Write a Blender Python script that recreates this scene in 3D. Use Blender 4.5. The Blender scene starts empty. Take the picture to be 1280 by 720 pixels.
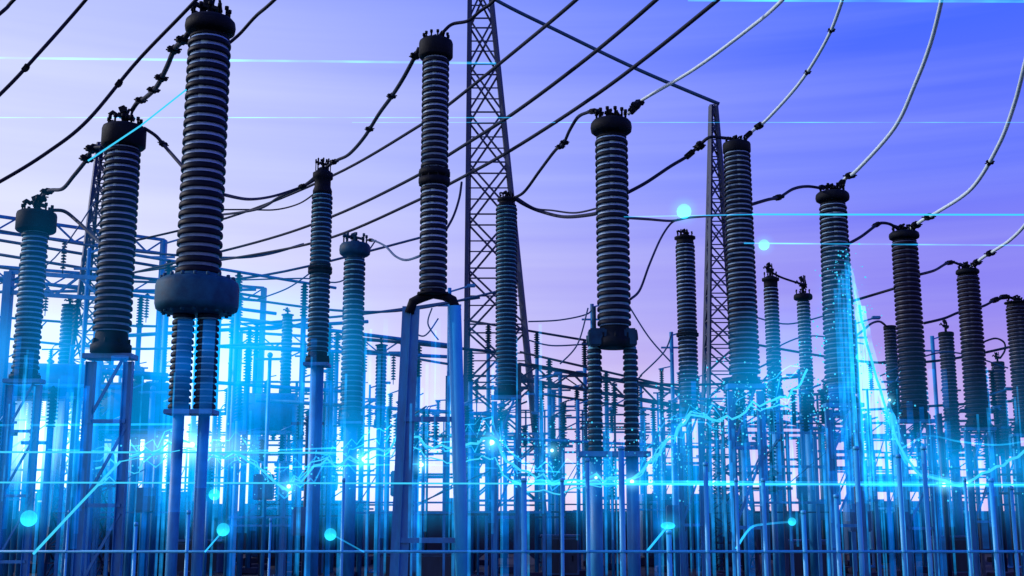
import bpy, bmesh, math, random
from mathutils import Vector, Matrix
R = random.Random(11)
PI = math.pi
sc = bpy.context.scene
C = bpy.data.collections.new("switchyard"); sc.collection.children.link(C)

# ------------------------------------------------------------------ camera
F = 1500.0; TAN = 280/1500.0; T = math.atan(TAN); CT, ST = math.cos(T), math.sin(T); CH = 1.6
cam = bpy.data.objects.new("camera", bpy.data.cameras.new("camera")); C.objects.link(cam)
cam.location = (0, 0, CH); cam.rotation_euler = (PI/2 + T, 0, 0)
cam.data.sensor_width = 36; cam.data.lens = F/1280*36; cam.data.clip_start = 0.05; cam.data.clip_end = 3000
sc.camera = cam
def P(px, py, Y):
    """point of the yard seen at this place of the photo, Y metres away"""
    cx, up = (px-640)/F, (360-py)/F
    s = Y/(CT - up*ST)
    return Vector((cx*s, Y, CH + (ST + up*CT)*s))

# ------------------------------------------------------------------ materials
def nodes(name):
    m = bpy.data.materials.new(name); m.use_nodes = True
    return m, m.node_tree.nodes, m.node_tree.links, m.node_tree.nodes['Principled BSDF']
def surf(name, c1, c2, rough=.5, metal=0., scale=6., bump=.15, stretch=(1,1,1), spec=.5, coat=0.):
    m, n, l, b = nodes(name)
    tc = n.new('ShaderNodeTexCoord'); mp = n.new('ShaderNodeMapping'); mp.inputs['Scale'].default_value = stretch
    l.new(tc.outputs['Object'], mp.inputs[0])
    t = n.new('ShaderNodeTexNoise'); t.inputs['Scale'].default_value = scale; t.inputs['Detail'].default_value = 6; t.inputs['Roughness'].default_value = .65
    l.new(mp.outputs[0], t.inputs['Vector'])
    r = n.new('ShaderNodeValToRGB'); r.color_ramp.elements[0].position = .35; r.color_ramp.elements[1].position = .68
    r.color_ramp.elements[0].color = (*c1, 1); r.color_ramp.elements[1].color = (*c2, 1)
    l.new(t.outputs['Fac'], r.inputs[0]); l.new(r.outputs[0], b.inputs['Base Color'])
    rr = n.new('ShaderNodeMapRange'); rr.inputs['To Min'].default_value = max(0.05, rough-.12); rr.inputs['To Max'].default_value = min(1, rough+.15)
    l.new(t.outputs['Fac'], rr.inputs['Value']); l.new(rr.outputs[0], b.inputs['Roughness'])
    b.inputs['Metallic'].default_value = metal; b.inputs['Specular IOR Level'].default_value = spec
    b.inputs['Coat Weight'].default_value = coat
    if bump:
        bp = n.new('ShaderNodeBump'); bp.inputs['Strength'].default_value = bump; bp.inputs['Distance'].default_value = .02
        l.new(t.outputs['Fac'], bp.inputs['Height']); l.new(bp.outputs[0], b.inputs['Normal'])
    return m
M = {}
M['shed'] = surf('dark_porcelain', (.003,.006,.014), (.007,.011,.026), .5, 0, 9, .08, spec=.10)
M['core'] = surf('porcelain_highlight', (.20,.37,.60), (.34,.53,.76), .5, 0, 7, .06)  # pale core stands in for highlights on dark glaze, painted as colour
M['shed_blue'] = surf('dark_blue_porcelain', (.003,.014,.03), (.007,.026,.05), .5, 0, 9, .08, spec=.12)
M['core_blue'] = surf('blue_porcelain_highlight', (.07,.32,.48), (.15,.44,.60), .5, 0, 7, .06)  # painted highlight tone for the blue insulators
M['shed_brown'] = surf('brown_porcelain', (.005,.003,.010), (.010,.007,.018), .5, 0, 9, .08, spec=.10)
M['core_brown'] = surf('brown_porcelain_highlight', (.05,.07,.15), (.11,.14,.25), .5, 0, 7, .06)  # painted highlight tone for the brown insulators
M['iron'] = surf('dark_cast_iron', (.002,.004,.009), (.006,.009,.018), .65, 0, 12, .3, spec=.12)
M['iron_blue'] = surf('blue_painted_iron', (.002,.03,.065), (.006,.07,.13), .6, 0, 10, .35, spec=.2)
M['teal'] = surf('teal_tank_paint', (.003,.05,.10), (.010,.11,.18), .6, 0, 6, .3, spec=.2)
M['steel'] = surf('cyan_tinted_steel', (.005,.12,.30), (.016,.29,.58), .5, .0, 5, .2, (1,1,.25))  # cyan cast of the overlay glow put into the base colour
M['steel_pale'] = surf('pale_cyan_tinted_steel', (.02,.38,.74), (.05,.56,.88), .4, .0, 5, .2, (1,1,.25))  # paler version, cyan glow likewise baked into the colour
M['steel_dark'] = surf('weathered_dark_steel', (.008,.014,.035), (.02,.035,.07), .55, .2, 5, .2, (1,1,.25))
M['lattice'] = surf('lattice_steel', (.004,.012,.05), (.012,.03,.10), .5, .3, 4, .1)
M['cable'] = surf('dark_stranded_cable', (.004,.007,.022), (.012,.018,.045), .6, 0, 30, .2, spec=.15)
M['cable_blue'] = surf('blue_stranded_cable', (.008,.05,.12), (.02,.09,.2), .5, .2, 30, .2)
M['alu'] = surf('bright_aluminium_cable', (.55,.70,.74), (.78,.88,.90), .45, 0, 30, .2)
M['tank'] = surf('blue_tank_paint', (.008,.05,.15), (.015,.09,.24), .45, 0, 3, .15)
M['wall'] = surf('dark_concrete', (.012,.010,.035), (.03,.024,.065), .85, 0, 1.3, .5, (.3,1,1))
M['ground'] = surf('dark_gravel', (.006,.007,.013), (.03,.03,.045), .95, 0, 7, 1.0)
M['leaf'] = surf('dark_leaves', (.006,.012,.03), (.02,.035,.06), .8, 0, 8, .2)

def glow(name, col, s, alpha=1.0, fall=False):
    m = bpy.data.materials.new(name); m.use_nodes = True
    n, l = m.node_tree.nodes, m.node_tree.links; n.clear()
    o = n.new('ShaderNodeOutputMaterial'); e = n.new('ShaderNodeEmission'); e.inputs[0].default_value = (*col,1); e.inputs[1].default_value = s
    if alpha >= 1: l.new(e.outputs[0], o.inputs[0]); return m
    t = n.new('ShaderNodeBsdfTransparent'); a = n.new('ShaderNodeAddShader')
    l.new(e.outputs[0], a.inputs[0]); l.new(t.outputs[0], a.inputs[1]); l.new(a.outputs[0], o.inputs[0])
    # uneven emission along the tube, set by noise
    tc = n.new('ShaderNodeTexCoord'); mp = n.new('ShaderNodeMapping'); mp.inputs['Scale'].default_value = (.3,.3,1.1)
    t2 = n.new('ShaderNodeTexNoise'); t2.inputs['Scale'].default_value = 2.2; t2.inputs['Detail'].default_value = 5
    l.new(tc.outputs['Object'], mp.inputs[0]); l.new(mp.outputs[0], t2.inputs['Vector'])
    mr = n.new('ShaderNodeMapRange'); mr.inputs['From Min'].default_value = .38; mr.inputs['From Max'].default_value = .72
    mr.inputs['To Min'].default_value = s*.08; mr.inputs['To Max'].default_value = s*2.2
    l.new(t2.outputs['Fac'], mr.inputs['Value']); l.new(mr.outputs[0], e.inputs[1])
    return m
M['g_line'] = glow('glowing_cyan', (.05,.62,1.0), 1.1)
M['g_hot'] = glow('glowing_white_cyan', (.45,.92,1.0), 2.6)
M['g_node'] = glow('glowing_node', (.02,.60,.80), .62, .5)
M['g_thin'] = glow('translucent_cyan_light', (.02,.45,.95), .42, .5)
M['g_rod'] = glow('translucent_blue_light', (.0,.16,.72), .16, .5)
M['g_rod2'] = glow('translucent_azure_light', (.01,.34,.9), .2, .5)

# ------------------------------------------------------------------ mesh helpers
class MB:
    def __init__(s): s.v = []; s.f = []; s.sm = []
    def add(s, vs, fs, smooth=True):
        k = len(s.v); s.v += [tuple(v) for v in vs]
        for f in fs: s.f.append([i+k for i in f]); s.sm.append(smooth)
    def lathe(s, prof, c=(0,0,0), seg=24, caps=True, smooth=True):
        vs, fs = [], []; n = len(prof)
        for r, z in prof:
            for i in range(seg):
                a = 2*PI*i/seg; vs.append((c[0]+r*math.cos(a), c[1]+r*math.sin(a), c[2]+z))
        for j in range(n-1):
            for i in range(seg):
                i2 = (i+1) % seg; fs.append((j*seg+i, j*seg+i2, (j+1)*seg+i2, (j+1)*seg+i))
        if caps: fs.append(tuple(reversed(range(seg)))); fs.append(tuple((n-1)*seg+i for i in range(seg)))
        s.add(vs, fs, smooth)
    def box(s, c, d, rot=None, bev=.0):
        x, y, z = d[0]/2, d[1]/2, d[2]/2; b = min(bev, x*.45, y*.45, z*.45)
        bm = bmesh.new(); bmesh.ops.create_cube(bm, size=1)
        for v in bm.verts: v.co = Vector((v.co.x*2*x, v.co.y*2*y, v.co.z*2*z))
        if b > 0: bmesh.ops.bevel(bm, geom=bm.edges[:], offset=b, segments=2, affect='EDGES')
        vs = [((rot @ v.co) if rot else v.co) + Vector(c) for v in bm.verts]
        s.add(vs, [[v.index for v in f.verts] for f in bm.faces], False); bm.free()
    def tube(s, pts, r, seg=8, caps=True):
        pts = [Vector(p) for p in pts]; n = len(pts); vs, fs = [], []
        up = None
        for i, p in enumerate(pts):
            d = (pts[min(i+1,n-1)] - pts[max(i-1,0)]).normalized()
            if up is None:
                up = Vector((0,0,1)) if abs(d.z) < .9 else Vector((1,0,0))
            a = d.cross(up).normalized(); b = a.cross(d).normalized(); up = b
            rr = r[i] if isinstance(r, (list, tuple)) else r
            for k in range(seg):
                t = 2*PI*k/seg; vs.append(p + a*math.cos(t)*rr + b*math.sin(t)*rr)
        for i in range(n-1):
            for k in range(seg):
                k2 = (k+1) % seg; fs.append((i*seg+k, i*seg+k2, (i+1)*seg+k2, (i+1)*seg+k))
        if caps: fs.append(tuple(reversed(range(seg)))); fs.append(tuple((n-1)*seg+k for k in range(seg)))
        s.add(vs, fs, True)
    def beam(s, a, b, w, h=None):       # square bar between two points
        a, b = Vector(a), Vector(b); h = h or w; d = b-a; L = d.length
        if L < 1e-6: return
        q = d.to_track_quat('Z', 'Y').to_matrix(); s.box((a+b)/2, (w, h, L), q)
    def ball(s, c, r, seg=14, squash=1.):
        n = 8; prof = [(max(.001, r*math.sin(PI*i/n)), -r*squash*math.cos(PI*i/n)) for i in range(n+1)]
        s.lathe(prof, c, seg, caps=False)
    def build(s, name, mat, parent=None, loc=None):
        me = bpy.data.meshes.new(name); off = Vector(loc) if loc else Vector((0,0,0))
        me.from_pydata([tuple(Vector(v)-off) for v in s.v], [], s.f)
        me.polygons.foreach_set('use_smooth', s.sm); me.update()
        bm = bmesh.new(); bm.from_mesh(me); bmesh.ops.recalc_face_normals(bm, faces=bm.faces[:]); bm.to_mesh(me); bm.free()
        me.materials.append(M[mat]); o = bpy.data.objects.new(name, me); C.objects.link(o)
        if loc: o.location = loc
        if parent: o.parent = parent
        return o
def tag(o, label=None, cat=None, group=None, kind=None):
    if label: o['label'] = label
    if cat: o['category'] = cat
    if group: o['group'] = group
    if kind: o['kind'] = kind
    return o
def empty(name, loc, label, cat, group=None):
    o = bpy.data.objects.new(name, None); o.empty_display_size = .2; o.location = loc; C.objects.link(o)
    return tag(o, label, cat, group)
def copy_tree(o, parent=None):
    c = o.copy(); C.objects.link(c); c.parent = parent
    for ch in list(o.children): copy_tree(ch, c)
    return c

# ------------------------------------------------------------------ setting
def grid_sheet():
    mb = MB(); N = 60
    vs = []; fs = []
    for j in range(N+1):
        for i in range(N+1):
            x = -60+120*i/N; y = -10+120*j/N
            z = 0 if (i in (0,N) or j in (0,N)) else R.uniform(-.02,.02)
            vs.append((x,y,z))
    for j in range(N):
        for i in range(N): fs.append((j*(N+1)+i, j*(N+1)+i+1, (j+1)*(N+1)+i+1, (j+1)*(N+1)+i))
    # skirt to the horizon
    k = len(vs); vs += [(-1500,-1500,0),(1500,-1500,0),(1500,1500,0),(-1500,1500,0)]
    c = [0, N, (N+1)*(N+1)-1, N*(N+1)]
    edges = [list(range(0,N+1)), [N+(N+1)*j for j in range(N+1)], [(N+1)*(N+1)-1-i for i in range(N+1)], [N*(N+1)-(N+1)*j for j in range(N+1)]]
    for e, (a, b) in zip(edges, ((k,k+1),(k+1,k+2),(k+2,k+3),(k+3,k))):
        fs.append([a, b] + list(reversed(e)))
    mb.add(vs, fs, True)
    return tag(mb.build('ground', 'ground'), kind='structure')
grid_sheet()

# ------------------------------------------------------------------ insulators
def shed_stack(rs, z0, z1, pitch, taper=0., alt=False):
    """profiles for sheds (rim discs) and core between z0 (bottom) and z1 (top)"""
    n = max(3, int(round((z1-z0)/pitch))); p = (z1-z0)/n; out = []
    for i in range(n):
        za = z0+i*p; t = i/n; r = rs*(1+taper*(1-t)); 
        if alt and i % 2: r *= .93
        rc = r*.86
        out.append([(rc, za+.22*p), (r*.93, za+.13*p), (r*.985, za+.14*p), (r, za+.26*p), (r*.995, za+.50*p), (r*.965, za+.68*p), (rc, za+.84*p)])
    return out
def make_insulator(spec):
    x, ycap, ytop, ybot, hw, Y, pitch = (spec[k] for k in ('x','cap','top','bot','hw','Y','pitch'))
    name = spec.get('name', 'post_insulator')
    Xp = P(x, (ytop+ybot)/2, Y).x
    def z(py): return P(640, py, Y).z
    mpp = Y/F*1.0; r = hw*mpp
    seg = 32 if Y < 19 else 24 if Y < 24 else 16
    root = empty(name, (Xp, Y, 0), spec['label'], 'insulator', 'insulators standing in the switchyard')
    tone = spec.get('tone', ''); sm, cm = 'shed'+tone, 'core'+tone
    iron = spec.get('iron', 'iron')
    cuts = [ytop] + [c for fl in spec.get('flanges', []) for c in fl] + [ybot]
    for i in range(0, len(cuts), 2):
        zt, zb = z(cuts[i]), z(cuts[i+1])
        t0 = spec.get('taper', 0)
        mb = MB()
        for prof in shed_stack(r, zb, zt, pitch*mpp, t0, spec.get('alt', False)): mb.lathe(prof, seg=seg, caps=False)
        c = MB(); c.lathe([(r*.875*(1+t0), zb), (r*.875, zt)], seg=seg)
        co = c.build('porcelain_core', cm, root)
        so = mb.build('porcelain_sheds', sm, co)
    for (a, b) in spec.get('flanges', []):
        za, zb = z(a), z(b); h = za-zb; f = MB()
        f.lathe([(r*.8, zb), (r*1.08, zb+h*.05), (r*1.14, zb+h*.2), (r*1.14, zb+h*.42), (r*.92, zb+h*.45), (r*.92, zb+h*.55), (r*1.14, zb+h*.58), (r*1.14, zb+h*.8), (r*1.05, za-h*.05), (r*.8, za)], seg=seg)
        for k in range(10):
            a_ = 2*PI*k/10; f.lathe([(r*.07, 0), (r*.07, h*.95)], (math.cos(a_)*r*1.03, math.sin(a_)*r*1.03, zb+h*.02), 6)
        f.build('flange', iron, root)
    # --- cap
    zt, zc = z(ytop), z(ycap); h = zc-zt; chw = spec.get('chw', hw*1.15)*mpp
    cap = MB(); st = spec.get('capstyle', 'ring')
    if st == 'ring':
        cap.lathe([(r*.9, zt), (r*.92, zt+h*.08), (r*.72, zt+h*.1), (r*.7, zt+h*.26), (chw*.86, zt+h*.26), (chw*.97, zt+h*.34), (chw, zt+h*.52), (chw*.97, zt+h*.72), (chw*.86, zt+h*.84), (chw*.62, zt+h*.88), (chw*.55, zt+h*.78), (chw*.3, zt+h*.78), (chw*.28, zt+h*1.0), (.01, zt+h*1.0)], seg=seg)
    elif st == 'drum':
        cap.lathe([(r*.85, zt), (chw*.92, zt+h*.04), (chw, zt+h*.12), (chw, zt+h*.78), (chw*.96, zt+h*.9), (chw*.85, zt+h*.96), (chw*.4, zt+h), (.01, zt+h)], seg=seg)
    else:
        cap.lathe([(r*.9, zt), (r*.92, zt+h*.15), (chw*.8, zt+h*.3), (chw*.8, zt+h*.55), (chw, zt+h*.6), (chw, zt+h*.8), (chw*.75, zt+h*.85), (chw*.4, zt+h), (.01, zt+h)], seg=seg)
    if Y < 30:
        nb = 12 if Y < 18 else 8
        for k in range(nb):
            a_ = 2*PI*k/nb+.2; px, py = math.cos(a_)*chw*.72, math.sin(a_)*chw*.72
            cap.lathe([(chw*.05, 0), (chw*.05, h*.28), (chw*.085, h*.28), (chw*.085, h*.42), (.002, h*.44)], (px, py, zc-h*.12), 6)
    cap.build('top_cap', iron, root)
    # --- terminal cluster
    th = spec.get('term', 14)*mpp
    if th > 0:
        t = MB(); rr = random.Random(int(x))
        t.tube([(0,0,zc-h*.05),(0,0,zc+th*.5)], chw*.16, 10)
        t.box((chw*.05, 0, zc+th*.45), (chw*.75, chw*.34, th*.22), Matrix.Rotation(.25,3,'Y'), .004)
        t.box((-chw*.1, 0, zc+th*.8), (chw*.3, chw*.42, th*.34), Matrix.Rotation(-.4,3,'Y'), .004)
        for k in range(5):
            px = rr.uniform(-.4,.4)*chw; t.tube([(px,rr.uniform(-.1,.1),zc+th*.25),(px+rr.uniform(-.1,.1)*chw,0,zc+th*rr.uniform(.7,1.05))], chw*.06, 6)
        t.tube([(-chw*.35,0,zc+th*.5),(-chw*.6,0,zc+th*.7),(-chw*.75,0,zc+th*.55)], chw*.11, 8)
        t.build('terminal_clamp', iron, root)
    # --- base
    zb = z(ybot); bs = spec.get('base', 'pipe'); sm_ = spec.get('steel', 'steel')
    bh = spec.get('bh', 12)*mpp; bf = MB()
    if bs != 'tank':
        bf.lathe([(r*.9, zb-bh), (r*1.12, zb-bh*.95), (r*1.12, zb-bh*.6), (r*.92, zb-bh*.5), (r*.9, zb-bh*.1), (r*.82, zb+.005)], seg=seg)
        for k in range(8):
            a_ = 2*PI*k/8; bf.lathe([(r*.08, 0), (r*.08, bh*.3)], (math.cos(a_)*r*1.0, math.sin(a_)*r*1.0, zb-bh*.65), 6)
        bf.build('base_flange', iron, root)
    zs = zb-bh
    def leg(px, py, z1, w, dx=0., mat=None, kind='tube'):
        l_ = MB()
        if kind == 'tube': l_.tube([(px+dx, py, .0), (px, py, z1)], w, 16)
        else:                    # H section: two flanges and a web
            top, bt = Vector((px,py,z1)), Vector((px+dx,py,0))
            for s_ in (-1,1): l_.beam(bt+Vector((s_*w*.92,0,0)), top+Vector((s_*w*.92,0,0)), w*.16, w*1.7)
            l_.beam(bt, top, w*1.66, w*.16)
        lo = l_.build('support_leg', mat or sm_, root)
        p_ = MB(); p_.box((px+dx, py, .02), (w*4.2, w*4.2, .04), None, .004)
        for sx in (-1,1):
            for sy in (-1,1): p_.tube([(px+dx+sx*w*1.6, py+sy*w*1.6, .03), (px+dx+sx*w*1.6, py+sy*w*1.6, .10)], .014, 6)
        p_.build('base_plate', sm_, lo)
    if bs == 'pipe':
        leg(0, 0, zs, r*spec.get('lw', .62))
        b = MB(); b.box((0,0,zs-.03), (r*2.3, r*2.3, .05), None, .005); b.build('mounting_plate', sm_, root)
    elif bs == 'pair':
        s_ = r*spec.get('spread', 1.05)
        for sx in (-1, 1): leg(sx*s_, 0, zs-.1, r*.25, kind='H')
        b = MB(); b.box((0,0,zs-.04), (s_*2.6, r*1.3, .07), None, .006)
        for k in range(3):
            zz = zs-.9-k*1.1
            if zz > .5: b.beam((-s_,0,zz), (s_,0,zz), .05); b.beam((-s_,0,zz), (s_,0,zz+1.0), .035)
        b.build('support_frame', sm_, root)
    elif bs == 'tank':       # bulky bushing tank on a cluster of stacked posts
        tr = 52*mpp; ht = 50*mpp
        b = MB(); b.lathe([(r*1.0, zb-ht*1.0), (tr*.86, zb-ht*.94), (tr*.97, zb-ht*.88), (tr, zb-ht*.76), (tr, zb-ht*.30), (tr*.97, zb-ht*.18), (tr*.86, zb-ht*.1), (r*1.12, zb-ht*.06), (r*1.12, zb-ht*.0), (r*.9, zb+.02)], seg=40)
        for k in range(18):
            a_ = 2*PI*k/18; b.lathe([(.02,0),(.02,.05),(.005,.055)], (math.cos(a_)*tr*.86, math.sin(a_)*tr*.86, zb-ht*.16), 6)
            b.lathe([(.02,0),(.02,.06)], (math.cos(a_)*tr*.8, math.sin(a_)*tr*.8, zb-ht*1.0), 6)
        b.build('ring_tank', 'teal', root)
        z2, z3 = zb-ht*.95, z(512)
        for px, ww in ((-.56*r, .50*r), (.56*r, .50*r)):
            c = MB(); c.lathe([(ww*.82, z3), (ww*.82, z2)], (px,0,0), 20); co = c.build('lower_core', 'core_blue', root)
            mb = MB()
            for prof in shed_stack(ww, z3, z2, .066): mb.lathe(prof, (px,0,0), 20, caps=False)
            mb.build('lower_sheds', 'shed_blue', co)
            leg(px, 0, z3-.06, ww*.5, kind='tube')
        b = MB(); b.box((0,0,z3-.03), (r*2.2, r*1.2, .05), None, .006); b.build('support_frame', sm_, root)
    elif bs == 'yoke':
        zy = z(374); xl, xr = P(514,380,Y).x-Xp, P(568,380,Y).x-Xp
        b = MB(); b.tube([(xl-.02,0,zy-.16),(xl+.02,0,zy-.03),(xl+.12,0,zy+.02),(0,0,zy+.06),(xr-.12,0,zy+.04),(xr-.02,0,zy-.01),(xr+.03,0,zy-.14)], .055, 10)
        b.tube([(-.08,0,zs+.02),(-.08,0,zy+.02)], .022, 6); b.tube([(.08,0,zs+.02),(.08,0,zy+.02)], .022, 6)
        b.build('yoke', 'iron', root)
        leg(xl, 0, zy-.08, .055, -.12, kind='H'); leg(xr, 0, zy-.08, .075, .15, mat='steel_pale', kind='tube')
        
        for q_, z_ in ((.1,1.3),(.06,2.6)):
            b = MB(); b.beam((xl-q_,0,z_), (xr+q_,0,z_), .055); b.build('cross_beam', sm_, root)
    elif bs == 'twin':       # block on two small insulator legs
        xl, xr = P(743,450,Y).x-Xp, P(788,450,Y).x-Xp
        b = MB(); b.box(((xl+xr)/2,0,zs+bh*.45), (60*mpp, r*1.5, bh*.8), None, .02); b.tube([((xl+xr)/2-32*mpp,0,zs+bh*.35),((xl+xr)/2+32*mpp,0,zs+bh*.6)], .07, 10)
        b.tube([(xl,0,zs+bh*.5),(xl,0,zs+bh*1.9)], .03, 8); b.build('mechanism_box', 'iron_blue', root)
        for px in (xl, xr):
            ww = .105; z3 = z(565); c = MB(); c.lathe([(ww*.78, z3), (ww*.78, zs+.02)], (px,0,0), 18); co = c.build('lower_core', 'core_blue', root)
            mb = MB()
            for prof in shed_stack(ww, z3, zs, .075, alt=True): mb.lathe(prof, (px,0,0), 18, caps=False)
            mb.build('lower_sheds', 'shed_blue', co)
            leg(px, 0, z3-.03, .085, kind='tube')
        b = MB(); b.box(((xl+xr)/2,0,z(565)-.03), (.95,.3,.07), None, .006); b.build('support_frame', sm_, root)
    return root
INS = [
 dict(x=255, cap=20, top=50, bot=345, hw=28, chw=33, Y=12.4, pitch=12.4, base='tank', term=24, capstyle='ring', taper=.03, label='largest dark ribbed insulator at left with a wide blue ring tank at its foot'),
 dict(x=147, cap=157, top=186, bot=415, hw=22.5, chw=28, Y=16, pitch=9.0, base='pair', bh=28, term=26, capstyle='drum', taper=.06, label='thick ribbed insulator with drum cap just left of the largest insulator'),
 dict(x=38, cap=264, top=291, bot=462, hw=17, chw=25, Y=20.8, pitch=6.6, base='pair', term=20, capstyle='drum', tone='_blue', alt=True, label='ribbed insulator with wide drum cap nearest the left edge'),
 dict(x=543, cap=50, top=74, bot=362, hw=18, chw=22.5, Y=13.2, pitch=8.3, flanges=[(211,233)], base='yoke', bh=8, term=6, capstyle='drum', label='tall insulator in two ribbed sections on a blue forked yoke support'),
 dict(x=400, cap=210, top=244, bot=440, hw=13.5, chw=13, Y=18, pitch=6.3, flanges=[(333,343)], base='pipe', bh=14, term=12, capstyle='stub', tone='_blue', label='slim dark blue insulator with narrow cap between the largest and the forked yoke one'),
 dict(x=441, cap=301, top=326, bot=515, hw=14, chw=20, Y=23, pitch=6.4, base='pipe', term=10, capstyle='ring', tone='_blue', iron='iron_blue', label='pale blue insulator with mushroom cap low beside the slim dark blue one'),
 dict(x=633, cap=246, top=259, bot=482, hw=14, chw=12, Y=20, pitch=5.4, base='pair', term=8, capstyle='stub', tone='_blue', label='dark insulator standing directly before the tall lattice tower'),
 dict(x=766, cap=147, top=174, bot=408, hw=21.5, chw=27, Y=16, pitch=9.2, base='twin', bh=28, term=10, capstyle='ring', label='thick insulator with round mushroom cap on a box and two ribbed legs'),
 dict(x=859, cap=294, top=306, bot=505, hw=12.5, chw=13.5, Y=22, pitch=5.2, flanges=[(416,421)], base='pair', term=8, capstyle='stub', label='slim insulator under the glowing cyan ball left of the thin lattice mast'),
 dict(x=926, cap=178, top=192, bot=468, hw=17.5, chw=18, Y=17, pitch=6.4, base='pair', term=9, capstyle='drum', taper=.12, label='tall insulator just right of the thin lattice mast'),
 dict(x=1047, cap=238, top=257, bot=492, hw=17.5, chw=21.5, Y=20, pitch=6.2, base='pair', term=8, capstyle='ring', taper=.22, label='ribbed insulator with disc cap inside the steep glowing peak'),
 dict(x=1137, cap=288, top=303, bot=512, hw=16.5, chw=19, Y=22.5, pitch=5.9, base='pair', term=8, capstyle='ring', taper=.06, tone='_brown', label='brown insulator with disc cap right of the glowing peak'),
 dict(x=1216, cap=335, top=346, bot=522, hw=14, chw=14.5, Y=26, pitch=5.4, base='pair', term=8, capstyle='ring', taper=.08, tone='_brown', label='brown insulator second from the right edge among the row of large ones'),
 dict(x=1277, cap=376, top=384, bot=530, hw=14, chw=15, Y=29, pitch=4.8, base='pair', term=7, capstyle='stub', tone='_brown', label='brown insulator cut by the right edge of the picture'),
 dict(x=966, cap=345, top=360, bot=482, hw=9.5, chw=11, Y=26, pitch=4.8, base='pipe', term=18, capstyle='stub', label='short insulator with bulky clamp between the tall ones right of the mast'),
 dict(x=1007, cap=366, top=378, bot=505, hw=8.5, chw=12, Y=27, pitch=4.6, base='pipe', term=22, capstyle='ring', label='short thin insulator left of the glowing peak insulator'),
 dict(x=1115, cap=407, top=413, bot=500, hw=8, chw=8, Y=31, pitch=4.2, base='pipe', term=0, capstyle='drum', tone='_brown', label='small brown insulator half hidden left of the brown disc capped one'),
 dict(x=1187, cap=415, top=421, bot=550, hw=9.5, chw=9.5, Y=33, pitch=4.4, base='pipe', term=16, capstyle='drum', tone='_brown', label='small brown insulator standing in the gap between two large brown ones'),
 dict(x=1251, cap=452, top=458, bot=555, hw=8, chw=8, Y=36, pitch=4.2, base='pipe', term=12, capstyle='drum', tone='_brown', label='shortest brown insulator near the right edge with a hooked wire above'),
 dict(x=84, cap=380, top=386, bot=475, hw=10, chw=10, Y=30, pitch=5, base='pipe', term=8, capstyle='stub', tone='_blue', label='small blue insulator between the two leftmost drum capped ones'),
 dict(x=358, cap=392, top=398, bot=480, hw=7, chw=8, Y=30, pitch=4.4, base='pipe', term=8, capstyle='stub', tone='_blue', label='small distant blue insulator behind and left of the slim dark blue one'),
 dict(x=476, cap=430, top=436, bot=520, hw=7, chw=8, Y=33, pitch=4.4, base='pipe', term=8, capstyle='stub', tone='_blue', label='small distant blue insulator just right of the mushroom capped blue one'),
]
for s in INS: make_insulator(s)

# ------------------------------------------------------------------ cables
def smooth(pts, per=8):
    out = []; n = len(pts)
    for i in range(n-1):
        p0, p1, p2, p3 = pts[max(i-1,0)], pts[i], pts[i+1], pts[min(i+2,n-1)]
        for k in range(per):
            t = k/per
            out.append(.5*((2*p1)+(p2-p0)*t+(2*p0-5*p1+4*p2-p3)*t*t+(3*p1-p0-3*p2+p3)*t**3))
    out.append(pts[-1]); return out
def cable(pix, w, mat, label, group, clamps=(), name='power_cable', per=8, clampmat='iron', cs=1.0):
    """pix: (x, y, distance) points, w: width in photo pixels at the first point's distance"""
    pts = smooth([P(*p) for p in pix], per); r0 = w/2*pix[0][2]/F
    r1 = w/2*pix[-1][2]/F; rad = r0 if mat == 'alu' else min(r0, r1)*1.22
    mb = MB(); mb.tube(pts, rad, 8); o = mb.build(name, mat, loc=tuple(pts[len(pts)//2]))
    tag(o, label, 'cable', group)
    for t in clamps:
        i = min(len(pts)-2, int(t*(len(pts)-1))); p = pts[i]; d = (pts[i+1]-pts[i]).normalized(); q = d.to_track_quat('Z','Y').to_matrix()
        c = MB(); s = rad*cs*(.55 if (mat == 'alu' and t > .3) else .85)
        c.box(p, (s*3.6, s*4.2, s*7), q, s*.5); c.box(p+q@Vector((s*2.6,0,0)), (s*2.4, s*3, s*4), q, s*.3); c.box(p+q@Vector((-s*2.4,0,s*2)), (s*2.4, s*2.4, s*2.6), q, s*.3)
        for k in (-1,1): c.tube([p+q@Vector((-s*4,0,s*k*2)), p+q@Vector((s*4.6,0,s*k*2))], s*.5, 6)
        co = c.build('clamp', clampmat, loc=tuple(o.location)); co.parent = o; co.matrix_parent_inverse = Matrix.Identity(4); co.location = (0,0,0)
    return o
G1 = 'overhead conductors rising out of the yard'
cable([(-90,90,11),(0,17,11),(17,0,11),(90,-75,10)], 4.5, 'cable', 'short dark overhead wire crossing the top left corner', G1)
cable([(-80,190,11),(0,118,11),(50,65,11),(107,0,11),(180,-90,10)], 4.5, 'cable', 'dark overhead wire with a spacer near the top left corner', G1, (.42,), cs=.7)
cable([(-80,268,12),(0,227,12),(60,190,12),(110,150,12),(173,75,12),(245,0,11.5),(330,-95,11)], 4.5, 'cable', 'long dark wire curving from the left edge up past the largest insulator', G1, (.62,), cs=.7)
cable([(285,55,13.2),(300,42,13.2),(320,20,13),(345,-2,12.6),(430,-85,12)], 4.2, 'cable', 'dark wire leaving the cap of the largest insulator to upper right', G1)
cable([(150,305,26),(285,272,25),(415,220,22),(523,158,19),(562,130,18),(640,67,16),(720,0,14),(800,-75,13)], 4.8, 'cable', 'dark wire passing behind the yoke insulator, uppermost of three parallel ones', G1)
cable([(150,345,27),(320,303,25),(417,270,23),(517,222,20),(562,193,19),(640,143,17),(735,72,15.5),(820,0,14),(900,-75,13)], 5.2, 'cable', 'dark wire passing behind the yoke insulator, middle of three parallel ones', G1)
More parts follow.
